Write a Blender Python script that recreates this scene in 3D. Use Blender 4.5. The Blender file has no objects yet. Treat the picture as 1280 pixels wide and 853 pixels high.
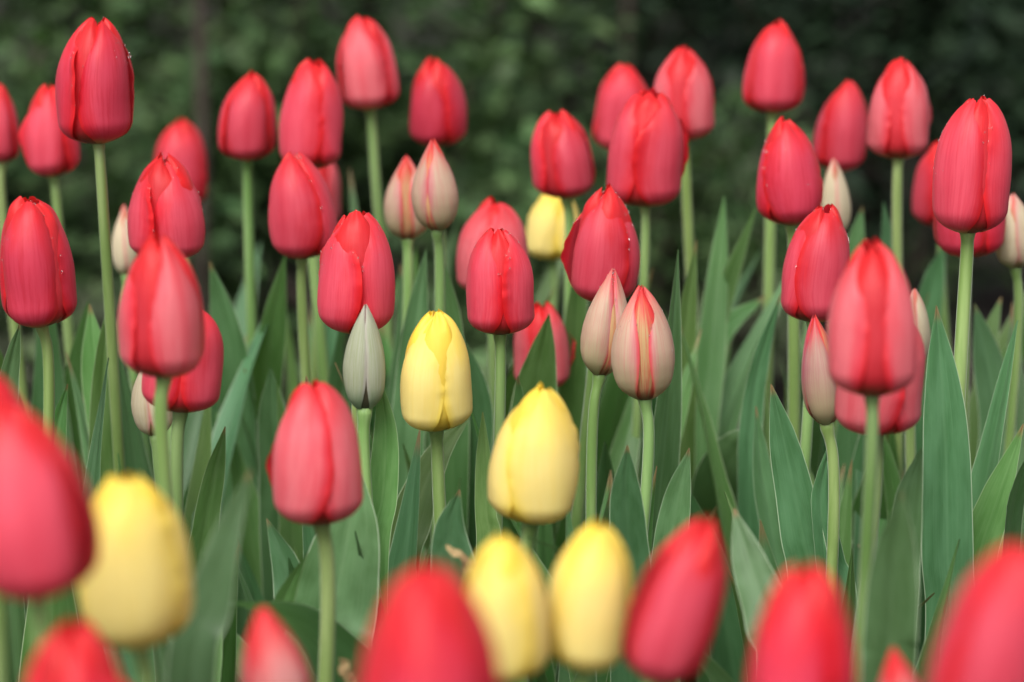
import bpy, math, random
from mathutils import Vector, Matrix, noise

# ------------------------------------------------------------------ camera, world, sun, exposure
scene = bpy.context.scene
COL = scene.collection
PITCH = math.atan(0.2)
CAM_Z = 0.70
FPX = 100.0 / 36.0 * 1280.0
cam_data = bpy.data.cameras.new("camera")
cam_data.lens = 100.0
cam_data.sensor_width = 36.0
cam_data.clip_start = 0.05
cam_data.clip_end = 300.0
cam_data.dof.use_dof = True
cam_data.dof.focus_distance = 1.395
cam_data.dof.aperture_fstop = 5.4
cam_data.dof.aperture_blades = 9
cam = bpy.data.objects.new("camera", cam_data)
COL.objects.link(cam)
cam.location = (0, 0, CAM_Z)
cam.rotation_euler = (math.pi / 2 - PITCH, 0, 0)
scene.camera = cam

world = bpy.data.worlds.new("World")
scene.world = world
world.use_nodes = True
wn, wl = world.node_tree.nodes, world.node_tree.links
wn.clear()
sky = wn.new("ShaderNodeTexSky")
sky.sky_type = 'NISHITA'
sky.sun_disc = False
sky.sun_elevation = math.radians(52)
sky.sun_rotation = math.radians(200)
sky.dust_density = 4.0
sky.ozone_density = 1.0
hsv = wn.new("ShaderNodeHueSaturation")
hsv.inputs["Saturation"].default_value = 0.30      # overcast: grey-white cloud light
bg = wn.new("ShaderNodeBackground")
bg.inputs["Strength"].default_value = 0.085
wo = wn.new("ShaderNodeOutputWorld")
wl.new(sky.outputs[0], hsv.inputs["Color"])
wl.new(hsv.outputs[0], bg.inputs[0])
wl.new(bg.outputs[0], wo.inputs[0])

sun_data = bpy.data.lights.new("sun", 'SUN')
sun_data.energy = 1.5
sun_data.angle = math.radians(35)
sun_data.color = (1.0, 0.97, 0.92)
sun = bpy.data.objects.new("sun", sun_data)
COL.objects.link(sun)
sun.rotation_euler = (math.radians(90 - 52), 0, math.radians(-20))
scene.view_settings.view_transform = 'Standard'
scene.view_settings.look = 'None'
scene.view_settings.exposure = 1.22
scene.view_settings.gamma = 1.0
scene.cycles.use_denoising = True
scene.cycles.max_bounces = 8

FWD = Vector((0, math.cos(PITCH), -math.sin(PITCH)))
UP = Vector((0, math.sin(PITCH), math.cos(PITCH)))
RIGHT = Vector((1, 0, 0))
EYE = Vector((0, 0, CAM_Z))


def at(px, py, d):
    """a point of the garden, from its direction and its distance"""
    return EYE + FWD * d + RIGHT * ((px - 640) / FPX * d) + UP * ((426.5 - py) / FPX * d)


def at_y(px, py, Y):
    """a point in the vertical plane Y metres down the garden"""
    v = FWD + RIGHT * ((px - 640) / FPX) + UP * ((426.5 - py) / FPX)
    return EYE + v * (Y / v.y)


def proj(p):
    q = p - EYE
    d = q.dot(FWD)
    return 640 + q.dot(RIGHT) / d * FPX, 426.5 - q.dot(UP) / d * FPX, d


def lerp_tab(tab, x):
    if x <= tab[0][0]:
        return tab[0][1]
    for (a, va), (b, vb) in zip(tab, tab[1:]):
        if x <= b:
            f = (x - a) / (b - a)
            return va + (vb - va) * f
    return tab[-1][1]


def smooth_tab(tab, n=200):
    """table -> smoothed dense table"""
    x0, x1 = tab[0][0], tab[-1][0]
    xs = [x0 + (x1 - x0) * i / n for i in range(n + 1)]
    ys = [lerp_tab(tab, x) for x in xs]
    for _ in range(30):
        ys = [ys[0]] + [(ys[i - 1] + 2 * ys[i] + ys[i + 1]) / 4 for i in range(1, n)] + [ys[-1]]
    def f(x):
        q = max(0.0, min(1.0, (x - x0) / (x1 - x0))) * n
        i = min(n - 1, int(q))
        return ys[i] + (ys[i + 1] - ys[i]) * (q - i)
    return f


def sstep(a, b, x):
    t = max(0.0, min(1.0, (x - a) / (b - a)))
    return t * t * (3 - 2 * t)


# ------------------------------------------------------------------ materials
def nodes_of(name):
    m = bpy.data.materials.new(name)
    m.use_nodes = True
    nt = m.node_tree
    nt.nodes.clear()
    return m, nt


class NB:
    """small node-building helper"""
    def __init__(self, nt):
        self.nt = nt
    def n(self, t, **kw):
        nd = self.nt.nodes.new(t)
        for k, v in kw.items():
            setattr(nd, k, v)
        return nd
    def put(self, sock, v):
        if hasattr(v, "is_linked") or isinstance(v, bpy.types.NodeSocket):
            self.nt.links.new(v, sock)
        else:
            sock.default_value = v
    def math(self, op, a, b=0.0, clamp=False):
        nd = self.n("ShaderNodeMath", operation=op)
        nd.use_clamp = clamp
        self.put(nd.inputs[0], a)
        self.put(nd.inputs[1], b)
        return nd.outputs[0]
    def ramp(self, x, a, b):
        nd = self.n("ShaderNodeMapRange")
        nd.interpolation_type = 'SMOOTHSTEP'
        self.put(nd.inputs["Value"], x)
        nd.inputs["From Min"].default_value = a
        nd.inputs["From Max"].default_value = b
        return nd.outputs["Result"]
    def mix(self, f, a, b):
        nd = self.n("ShaderNodeMix", data_type='RGBA')
        self.put(nd.inputs[0], f)
        for s, v in ((nd.inputs[6], a), (nd.inputs[7], b)):
            if isinstance(v, tuple):
                s.default_value = (v[0], v[1], v[2], 1)
            else:
                self.put(s, v)
        return nd.outputs[2]
    def uv(self):
        u = self.n("ShaderNodeUVMap")
        s = self.n("ShaderNodeSeparateXYZ")
        self.nt.links.new(u.outputs[0], s.inputs[0])
        return s.outputs[0], s.outputs[1]
    def noise(self, x, y, z=0.0, scale=1.0, detail=3.0, rough=0.55):
        c = self.n("ShaderNodeCombineXYZ")
        self.put(c.inputs[0], x); self.put(c.inputs[1], y); self.put(c.inputs[2], z)
        t = self.n("ShaderNodeTexNoise")
        self.nt.links.new(c.outputs[0], t.inputs["Vector"])
        t.inputs["Scale"].default_value = scale
        t.inputs["Detail"].default_value = detail
        t.inputs["Roughness"].default_value = rough
        return t.outputs["Fac"]


def petal_material(name, centre, edge, tip, base, streak, glow, edge_at=(0.45, 0.95), tip_at=(0.55, 1.02),
                   base_to=0.10, streak_amt=0.5, rough=0.46, rib=None, base_fade=0.0, base_col=None, vary=0.10):
    m, nt = nodes_of(name)
    b = NB(nt)
    u, v = b.uv()
    rnd = b.n("ShaderNodeObjectInfo").outputs["Random"]
    seed = b.math('MULTIPLY', rnd, 37.0)
    uc = b.math('ABSOLUTE', b.math('SUBTRACT', b.math('MULTIPLY', u, 2.0), 1.0))
    fine = b.noise(b.math('MULTIPLY', u, 46.0), b.math('MULTIPLY', v, 2.2), seed, 1.0, 4.0, 0.65)
    broad = b.noise(b.math('MULTIPLY', u, 5.0), b.math('MULTIPLY', v, 2.4), seed, 1.0, 3.0)
    jit = b.math('MULTIPLY', b.math('SUBTRACT', fine, 0.5), 0.55)
    jit2 = b.math('MULTIPLY', b.math('SUBTRACT', broad, 0.5), 0.75)
    e = b.ramp(b.math('ADD', b.math('ADD', uc, jit), jit2), *edge_at)
    t = b.ramp(b.math('ADD', b.math('ADD', v, b.math('MULTIPLY', jit, 0.22)), b.math('MULTIPLY', jit2, 0.5)), *tip_at)
    col = b.mix(e, centre, edge)
    col = b.mix(b.math('MULTIPLY', b.ramp(fine, 0.44, 0.66), streak_amt), col, streak)
    if rib is not None:
        rm = b.math('MULTIPLY', b.ramp(uc, 0.20, 0.0), rib[1])
        col = b.mix(rm, col, rib[0])
    if base_col is not None:
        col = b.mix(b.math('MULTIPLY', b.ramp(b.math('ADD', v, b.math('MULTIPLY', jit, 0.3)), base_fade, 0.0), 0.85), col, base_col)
    col = b.mix(t, col, tip)
    col = b.mix(b.math('MULTIPLY', b.ramp(b.math('ADD', uc, b.math('MULTIPLY', jit, 0.25)), 0.80, 0.98), 0.75), col, tip)
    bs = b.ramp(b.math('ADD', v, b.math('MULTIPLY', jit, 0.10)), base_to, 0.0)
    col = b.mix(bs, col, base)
    h = b.n("ShaderNodeHueSaturation")
    h.inputs["Hue"].default_value = 0.5
    b.put(h.inputs["Value"], b.math('ADD', b.math('MULTIPLY', rnd, vary * 2), 1.0 - vary))
    nt.links.new(col, h.inputs["Color"])
    col = h.outputs[0]
    p = b.n("ShaderNodeBsdfPrincipled")
    nt.links.new(col, p.inputs["Base Color"])
    b.put(p.inputs["Roughness"], b.math('ADD', b.math('MULTIPLY', fine, 0.2), rough - 0.1))
    p.inputs["Specular IOR Level"].default_value = 0.36
    p.inputs["Sheen Weight"].default_value = 0.05
    p.inputs["Sheen Roughness"].default_value = 0.4
    vein = b.noise(b.math('MULTIPLY', u, 95.0), b.math('MULTIPLY', v, 3.0), seed, 1.0, 3.0, 0.6)
    bump = b.n("ShaderNodeBump")
    bump.inputs["Strength"].default_value = 0.20
    bump.inputs["Distance"].default_value = 0.0007
    nt.links.new(b.math('ADD', vein, b.math('MULTIPLY', fine, 0.8)), bump.inputs["Height"])
    nt.links.new(bump.outputs[0], p.inputs["Normal"])
    tr = b.n("ShaderNodeBsdfTranslucent")
    nt.links.new(b.mix(0.55, col, glow), tr.inputs["Color"])
    nt.links.new(bump.outputs[0], tr.inputs["Normal"])
    mx = b.n("ShaderNodeMixShader")
    mx.inputs[0].default_value = 0.36
    nt.links.new(p.outputs[0], mx.inputs[1])
    nt.links.new(tr.outputs[0], mx.inputs[2])
    o = b.n("ShaderNodeOutputMaterial")
    nt.links.new(mx.outputs[0], o.inputs[0])
    return m


RED = (0.80, 0.020, 0.018)
M_RED_OUT = petal_material("red_petal_outer", (0.72, 0.086, 0.132), (0.70, 0.019, 0.034), (0.72, 0.015, 0.018), (0.42, 0.36, 0.10),
                           (0.60, 0.036, 0.076), (0.88, 0.04, 0.06), base_to=0.05, rib=((0.60, 0.035, 0.07), 0.35), edge_at=(0.30, 1.05), tip_at=(0.55, 1.15))
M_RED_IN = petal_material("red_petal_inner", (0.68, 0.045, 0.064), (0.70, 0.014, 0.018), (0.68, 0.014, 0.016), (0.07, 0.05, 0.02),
                          (0.62, 0.020, 0.030), (0.92, 0.04, 0.03), edge_at=(0.15, 0.85), tip_at=(0.4, 1.1), base_to=0.14, base_fade=0.40, base_col=(0.46, 0.016, 0.024))  # dark base colour stands for shade in the notch between outer petals
M_DEEP_OUT = petal_material("deep_red_petal_outer", (0.62, 0.054, 0.100), (0.62, 0.016, 0.034), (0.68, 0.015, 0.018), (0.36, 0.30, 0.08),
                            (0.50, 0.018, 0.040), (0.92, 0.03, 0.02), base_to=0.055, edge_at=(0.30, 1.0), streak_amt=0.6, tip_at=(0.55, 1.1))
M_PINK_OUT = petal_material("pink_petal_outer", (0.73, 0.172, 0.198), (0.69, 0.038, 0.066), (0.70, 0.020, 0.026), (0.46, 0.34, 0.14),
                            (0.66, 0.075, 0.110), (0.92, 0.06, 0.05), base_to=0.08, tip_at=(0.58, 1.14), rib=((0.68, 0.06, 0.09), 0.4), edge_at=(0.32, 1.05))
M_VIVID_OUT = petal_material("vivid_red_petal_outer", (0.70, 0.058, 0.112), (0.70, 0.016, 0.036), (0.72, 0.014, 0.024), (0.42, 0.36, 0.10),
                             (0.68, 0.020, 0.040), (0.95, 0.03, 0.03), base_to=0.05, edge_at=(0.30, 1.0), tip_at=(0.35, 1.0))
M_DUSTY_OUT = petal_material("dusty_pink_petal_outer", (0.62, 0.30, 0.28), (0.64, 0.075, 0.100), (0.68, 0.022, 0.030), (0.40, 0.34, 0.16),
                             (0.58, 0.14, 0.16), (0.9, 0.15, 0.10), edge_at=(0.35, 0.95), tip_at=(0.40, 0.95), base_to=0.10)
M_YEL_OUT = petal_material("yellow_petal_outer", (0.87, 0.74, 0.270), (0.88, 0.72, 0.175), (0.89, 0.69, 0.105), (0.55, 0.60, 0.20),
                           (0.85, 0.68, 0.19), (0.98, 0.80, 0.14), base_to=0.10, streak_amt=0.40, tip_at=(0.45, 1.05), vary=0.04, edge_at=(0.4, 1.0))
M_YEL_IN = petal_material("yellow_petal_inner", (0.87, 0.66, 0.095), (0.88, 0.67, 0.075), (0.89, 0.67, 0.070), (0.45, 0.40, 0.06),
                          (0.84, 0.60, 0.08), (0.98, 0.74, 0.06), base_to=0.16, streak_amt=0.4, vary=0.04)
M_BUD_OUT = petal_material("blush_bud_petal_outer", (0.55, 0.44, 0.31), (0.66, 0.21, 0.25), (0.70, 0.040, 0.060), (0.27, 0.31, 0.13),
                           (0.56, 0.24, 0.22), (0.9, 0.30, 0.2), edge_at=(0.45, 1.05), tip_at=(0.62, 1.12), base_to=0.16, streak_amt=0.6,
                           base_fade=0.50, base_col=(0.38, 0.40, 0.20))
M_BUD_IN = petal_material("blush_bud_petal_inner", (0.60, 0.40, 0.19), (0.68, 0.035, 0.042), (0.68, 0.025, 0.030), (0.10, 0.10, 0.04),
                          (0.66, 0.08, 0.065), (0.9, 0.12, 0.06), edge_at=(0.10, 0.62), tip_at=(.6, 1.05), base_to=0.14, streak_amt=0.9)  # dark base paints the shade inside the notch
M_MAUVE_OUT = petal_material("mauve_bud_petal_outer", (0.47, 0.32, 0.25), (0.50, 0.16, 0.21), (0.66, 0.045, 0.075), (0.26, 0.30, 0.14),
                             (0.43, 0.17, 0.18), (0.8, 0.25, 0.18), edge_at=(0.30, 1.0), tip_at=(0.60, 1.08), base_to=0.14, streak_amt=0.6,
                             base_fade=0.60, base_col=(0.38, 0.37, 0.19))
M_GREEN_OUT = petal_material("green_bud_petal_outer", (0.43, 0.455, 0.330), (0.40, 0.42, 0.32), (0.45, 0.40, 0.36), (0.17, 0.27, 0.15),
                             (0.27, 0.32, 0.14), (0.6, 0.6, 0.3), edge_at=(0.5, 1.0), tip_at=(0.75, 1.1), base_to=0.30, streak_amt=0.8, vary=0.04)
M_GREEN_IN = petal_material("green_bud_petal_inner", (0.10, 0.08, 0.05), (0.12, 0.05, 0.05), (0.30, 0.20, 0.18), (0.06, 0.08, 0.04),
                            (0.10, 0.08, 0.05), (0.3, 0.3, 0.15), base_to=0.2, vary=0.04)
M_CREAM_OUT = petal_material("cream_bud_petal_outer", (0.63, 0.57, 0.41), (0.64, 0.47, 0.38), (0.66, 0.22, 0.23), (0.33, 0.36, 0.16),
                             (0.52, 0.43, 0.22), (0.9, 0.7, 0.4), edge_at=(0.5, 1.1), tip_at=(0.74, 1.1), base_to=0.16, streak_amt=0.65)
M_CREAM_IN = petal_material("cream_bud_petal_inner", (0.50, 0.36, 0.18), (0.58, 0.18, 0.14), (0.66, 0.14, 0.12), (0.16, 0.14, 0.06),
                            (0.40, 0.27, 0.13), (0.9, 0.5, 0.3), base_to=0.16, streak_amt=0.6)

# kind -> outer material, inner material
KINDS = {'vivid': (M_VIVID_OUT, M_RED_IN), 'red': (M_RED_OUT, M_RED_IN), 'deep': (M_DEEP_OUT, M_RED_IN), 'pink': (M_PINK_OUT, M_RED_IN),
         'yellow': (M_YEL_OUT, M_YEL_IN), 'bud': (M_BUD_OUT, M_BUD_IN), 'mauve': (M_MAUVE_OUT, M_BUD_IN),
         'dusty': (M_DUSTY_OUT, M_RED_IN), 'green': (M_GREEN_OUT, M_GREEN_IN), 'cream': (M_CREAM_OUT, M_CREAM_IN)}


def leaf_material(name, c1, c2, vein, rim, glow, rough=0.46, trans=0.22, sheen=0.22, islands=False):
    m, nt = nodes_of(name)
    b = NB(nt)
    u, v = b.uv()
    rnd = b.n("ShaderNodeNewGeometry").outputs["Random Per Island"] if islands else b.n("ShaderNodeObjectInfo").outputs["Random"]
    seed = b.math('MULTIPLY', rnd, 53.0)
    uc = b.math('ABSOLUTE', b.math('SUBTRACT', b.math('MULTIPLY', u, 2.0), 1.0))
    fine = b.noise(b.math('MULTIPLY', u, 60.0), b.math('MULTIPLY', v, 3.0), seed, 1.0, 4.0, 0.65)
    broad = b.noise(b.math('MULTIPLY', u, 3.0), b.math('MULTIPLY', v, 6.0), seed, 1.0, 4.0)
    spot = b.noise(b.math('MULTIPLY', u, 16.0), b.math('MULTIPLY', v, 60.0), seed, 1.0, 2.0)
    col = b.mix(b.ramp(broad, 0.32, 0.68), c1, c2)
    col = b.mix(b.math('MULTIPLY', b.ramp(fine, 0.45, 0.72), 0.42), col, vein)
    mid = b.ramp(uc, 0.10, 0.0)
    col = b.mix(b.math('MULTIPLY', mid, 0.30), col, vein)
    col = b.mix(b.math('MULTIPLY', b.ramp(spot, 0.72, 0.80), 0.35), col, (0.05, 0.06, 0.02))
    h = b.n("ShaderNodeHueSaturation")
    b.put(h.inputs["Hue"], b.math('ADD', b.math('MULTIPLY', rnd, 0.05), 0.475))
    b.put(h.inputs["Value"], b.math('ADD', b.math('MULTIPLY', b.math('FRACT', b.math('MULTIPLY', rnd, 7.3)), 1.3 if islands else 0.75), 0.4 if islands else 0.74))
    nt.links.new(col, h.inputs["Color"])
    col = h.outputs[0]
    if islands:                             # whole sprays of leaves are paler, older or dry
        tc = b.n("ShaderNodeTexCoord")
        t1 = b.n("ShaderNodeTexNoise")
        t1.inputs["Scale"].default_value = 6.0
        t1.inputs["Detail"].default_value = 2.0
        nt.links.new(tc.outputs["Object"], t1.inputs["Vector"])
        col = b.mix(b.math('MULTIPLY', b.ramp(t1.outputs["Fac"], 0.50, 0.70), 0.75), col, tuple(min(1, 3.0 * c) for c in c2))
        t2 = b.n("ShaderNodeTexNoise")
        t2.inputs["Scale"].default_value = 2.6
        nt.links.new(tc.outputs["Object"], t2.inputs["Vector"])
        col = b.mix(b.math('MULTIPLY', b.ramp(t2.outputs["Fac"], 0.54, 0.66), 0.7), col, tuple(c2[1] * k for k in (0.72, 0.62, 0.52)))
    else:                                   # browned tips on some blades
        dry = b.math('MULTIPLY', b.ramp(b.math('ADD', v, b.math('MULTIPLY', b.math('SUBTRACT', fine, 0.5), 0.06)), 0.955, 0.99),
                     b.ramp(b.math('FRACT', b.math('MULTIPLY', rnd, 17.7)), 0.45, 0.6))
        col = b.mix(dry, col, (0.26, 0.17, 0.08))
    col = b.mix(b.math('MULTIPLY', b.ramp(uc, 0.955, 0.985), 0.0 if islands else 0.85), col, rim)
    p = b.n("ShaderNodeBsdfPrincipled")
    nt.links.new(col, p.inputs["Base Color"])
    b.put(p.inputs["Roughness"], b.math('ADD', b.math('MULTIPLY', broad, 0.2), rough - 0.1))
    p.inputs["Specular IOR Level"].default_value = 0.15 if islands else 0.42
    p.inputs["Sheen Weight"].default_value = sheen
    p.inputs["Sheen Roughness"].default_value = 0.45
    p.inputs["Sheen Tint"].default_value = (0.88, 0.95, 0.85, 1)
    bump = b.n("ShaderNodeBump")
    bump.inputs["Strength"].default_value = 0.30
    bump.inputs["Distance"].default_value = 0.0008
    nt.links.new(b.math('ADD', fine, b.math('MULTIPLY', broad, 0.8)), bump.inputs["Height"])
    nt.links.new(bump.outputs[0], p.inputs["Normal"])
    tr = b.n("ShaderNodeBsdfTranslucent")
    nt.links.new(b.mix(0.5, col, glow), tr.inputs["Color"])
    mx = b.n("ShaderNodeMixShader")
    mx.inputs[0].default_value = trans
    nt.links.new(p.outputs[0], mx.inputs[1])
    nt.links.new(tr.outputs[0], mx.inputs[2])
    o = b.n("ShaderNodeOutputMaterial")
    nt.links.new(mx.outputs[0], o.inputs[0])
    return m


M_LEAF = leaf_material("tulip_leaf_blade", (0.052, 0.130, 0.046), (0.084, 0.190, 0.078), (0.125, 0.232, 0.112), (0.50, 0.60, 0.42), (0.16, 0.36, 0.05), sheen=0.06, rough=0.40, trans=.28)
M_LEAF_FRESH = leaf_material("fresh_tulip_leaf_blade", (0.068, 0.160, 0.040), (0.105, 0.212, 0.066), (0.15, 0.255, 0.10), (0.48, 0.58, 0.36), (0.20, 0.42, 0.03), sheen=0.04, rough=0.40, trans=.30)
M_SHRUB = leaf_material("shrub_leaf", (0.019, 0.037, 0.014), (0.056, 0.100, 0.036), (0.08, 0.125, 0.055), (0.06, 0.10, 0.04), (0.10, 0.22, 0.03), trans=0.15, sheen=0.0, islands=True)
M_SHRUB_DARK = leaf_material("shaded_leaf", (0.007, 0.014, 0.008), (0.015, 0.028, 0.014), (0.030, 0.052, 0.026), (0.03, 0.05, 0.025), (0.05, 0.10, 0.03), trans=0.10, sheen=0.0, islands=True)  # near-black greens put the background's shade into the leaf colour


def simple_material(name, c1, c2, scale, rough=0.6, bump=0.3, dist=0.002, stretch=(1, 1, 1), spec=0.35):
    m, nt = nodes_of(name)
    b = NB(nt)
    tc = b.n("ShaderNodeTexCoord")
    mp = b.n("ShaderNodeMapping")
    mp.inputs["Scale"].default_value = stretch
    nt.links.new(tc.outputs["Object"], mp.inputs[0])
    t = b.n("ShaderNodeTexNoise")
    t.inputs["Scale"].default_value = scale
    t.inputs["Detail"].default_value = 6
    nt.links.new(mp.outputs[0], t.inputs["Vector"])
    col = b.mix(b.ramp(t.outputs["Fac"], 0.33, 0.68), c1, c2)
    p = b.n("ShaderNodeBsdfPrincipled")
    nt.links.new(col, p.inputs["Base Color"])
    p.inputs["Roughness"].default_value = rough
    p.inputs["Specular IOR Level"].default_value = spec
    bp = b.n("ShaderNodeBump")
    bp.inputs["Strength"].default_value = bump
    bp.inputs["Distance"].default_value = dist
    nt.links.new(t.outputs["Fac"], bp.inputs["Height"])
    nt.links.new(bp.outputs[0], p.inputs["Normal"])
    o = b.n("ShaderNodeOutputMaterial")
    nt.links.new(p.outputs[0], o.inputs[0])
    return m


M_STEM = simple_material("tulip_stem", (0.125, 0.225, 0.056), (0.215, 0.320, 0.112), 55, 0.5, 0.25, 0.0006, (3, 3, 0.16))
_nt = M_STEM.node_tree
_b = NB(_nt)
_pr = [n for n in _nt.nodes if n.type == 'BSDF_PRINCIPLED'][0]
_cl = _pr.inputs["Base Color"].links[0].from_socket
_rnd = _b.n("ShaderNodeObjectInfo").outputs["Random"]
_h = _b.n("ShaderNodeHueSaturation")
_b.put(_h.inputs["Hue"], _b.math('ADD', _b.math('MULTIPLY', _rnd, 0.04), 0.475))
_b.put(_h.inputs["Value"], _b.math('ADD', _b.math('MULTIPLY', _b.math('FRACT', _b.math('MULTIPLY', _rnd, 9.1)), 0.4), 0.8))
_nt.links.new(_cl, _h.inputs["Color"])
_nt.links.new(_h.outputs[0], _pr.inputs["Base Color"])
_pr.inputs["Sheen Weight"].default_value = 0.35           # the fine down on the stem
_pr.inputs["Sheen Roughness"].default_value = 0.35
M_BASE = simple_material("flower_base", (0.10, 0.13, 0.04), (0.22, 0.24, 0.09), 90, 0.5)
M_SOIL = simple_material("dark_damp_soil", (0.014, 0.011, 0.009), (0.042, 0.033, 0.028), 9, 0.9, 1.0, 0.03, spec=0.15)
M_BARK = simple_material("shrub_bark", (0.030, 0.022, 0.018), (0.065, 0.050, 0.042), 30, 0.85, 0.6, 0.004, (1, 1, 0.3), spec=0.15)
M_DRY = simple_material("withered_leaf", (0.22, 0.13, 0.06), (0.42, 0.32, 0.15), 60, 0.7)

m_dew, nt_dew = nodes_of("dew")
_b = NB(nt_dew)
_p = _b.n("ShaderNodeBsdfPrincipled")
_p.inputs["Base Color"].default_value = (1, 1, 1, 1)
_p.inputs["Roughness"].default_value = 0.03
_p.inputs["IOR"].default_value = 1.33
_p.inputs["Transmission Weight"].default_value = 0.93
_o = _b.n("ShaderNodeOutputMaterial")
nt_dew.links.new(_p.outputs[0], _o.inputs[0])


# ------------------------------------------------------------------ objects
def mesh_obj(name, verts, faces, mat, parent=None, uvs=None, smooth=True):
    me = bpy.data.meshes.new(name)
    me.from_pydata([tuple(v) for v in verts], [], faces)
    if uvs is not None:
        lay = me.uv_layers.new(name="UVMap")
        for lp in me.loops:
            lay.data[lp.index].uv = uvs[lp.vertex_index]
    if smooth:
        me.polygons.foreach_set("use_smooth", [True] * len(me.polygons))
    me.materials.append(mat)
    me.update()
    o = bpy.data.objects.new(name, me)
    COL.objects.link(o)
    if parent is not None:
        o.parent = parent
    return o


def thing(name, loc, label, cat, group=None):
    o = bpy.data.objects.new(name, None)
    o.empty_display_size = 0.02
    COL.objects.link(o)
    o.location = loc
    o['label'] = label
    o['category'] = cat
    if group:
        o['group'] = group
    return o


def grid_faces(nu, nv):
    return [(j * nu + i, j * nu + i + 1, (j + 1) * nu + i + 1, (j + 1) * nu + i)
            for j in range(nv - 1) for i in range(nu - 1)]


def catmull(pts, n):
    """n points along a smooth curve through pts (tuples of floats)"""
    P = [tuple(2 * a - b for a, b in zip(pts[0], pts[1]))] + list(pts) + [tuple(2 * a - b for a, b in zip(pts[-1], pts[-2]))]
    out = []
    segs = len(pts) - 1
    for k in range(n):
        q = k / (n - 1) * segs
        i = min(segs - 1, int(q))
        t = q - i
        p0, p1, p2, p3 = P[i:i + 4]
        out.append(tuple(0.5 * (2 * b + (c - a) * t + (2 * a - 5 * b + 4 * c - d) * t * t + (3 * b - a - 3 * c + d) * t ** 3)
                         for a, b, c, d in zip(p0, p1, p2, p3)))
    return out


# ------------------------------------------------------------------ setting: soil, shrubs, hedge
rs = random.Random(11)
gv, gf = [], []
N = 90
ext = [-60, -30, -15, -8]
xs = ext + [-5 + 10 * i / N for i in range(N + 1)] + [-e for e in reversed(ext)]
ys = [-60, -20, -6, -2] + [8 * i / N for i in range(N + 1)] + [10, 15, 30, 60]
for yy in ys:
    for xx in xs:
        z = 0.020 * noise.noise((xx * 3, yy * 3, 0)) + 0.018 * noise.noise((xx * 11, yy * 11, 3.3))
        gv.append((xx, yy, z - 0.02))
soil = mesh_obj("soil", gv, grid_faces(len(xs), len(ys)), M_SOIL)
soil['kind'] = 'structure'


def leaf_cloud(rng, n, sampler, size, droop=0.2):
    """n small pointed, folded leaves; sampler gives (position, outward direction)"""
    V, F, UV = [], [], []
    prof = ((0.0, 0.0), (0.28, 0.5), (0.62, 0.46), (1.0, 0.0))
    for _ in range(n):
        p, out = sampler(rng)
        L = size * rng.uniform(0.6, 1.35)
        Wd = L * rng.uniform(0.42, 0.62)
        d = (out + Vector((rng.gauss(0, .55), rng.gauss(0, .55), rng.gauss(0, .4) - droop))).normalized()
        s = d.cross(Vector((rng.gauss(0, .35), rng.gauss(0, .35), 1))).normalized()
        nrm = s.cross(d)
        k = len(V)
        for t, w in prof:
            c = p + d * (L * t) - nrm * (L * 0.18 * t * t)
            if w == 0:
                V.append(c); UV.append((0.5, t))
            else:
                V.append(c - s * (w * Wd) + nrm * (0.12 * Wd)); UV.append((0.1, t))
                V.append(c); UV.append((0.5, t))
                V.append(c + s * (w * Wd) + nrm * (0.12 * Wd)); UV.append((0.9, t))
        F += [(k, k + 2, k + 1), (k, k + 3, k + 2), (k + 1, k + 2, k + 5, k + 4), (k + 2, k + 3, k + 6, k + 5),
              (k + 4, k + 5, k + 7), (k + 5, k + 6, k + 7)]
    return V, F, UV


def tube(path, radii, n=8):
    V, F = [], []
    for j, (p, r) in enumerate(zip(path, radii)):
        p = Vector(p)
        a = Vector(path[max(0, j - 1)]); c = Vector(path[min(len(path) - 1, j + 1)])
        T = (c - a).normalized()
        X = T.cross(Vector((0.13, 1, 0.05))).normalized()
        Y = T.cross(X)
        for i in range(n):
            th = 2 * math.pi * i / n
            V.append(p + X * (r * math.cos(th)) + Y * (r * math.sin(th)))
    m = len(path)
    for j in range(m - 1):
        for i in range(n):
            F.append((j * n + i, j * n + (i + 1) % n, (j + 1) * n + (i + 1) % n, (j + 1) * n + i))
    F.append(tuple(range(n))[::-1])
    F.append(tuple((m - 1) * n + i for i in range(n)))
    return V, F


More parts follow.
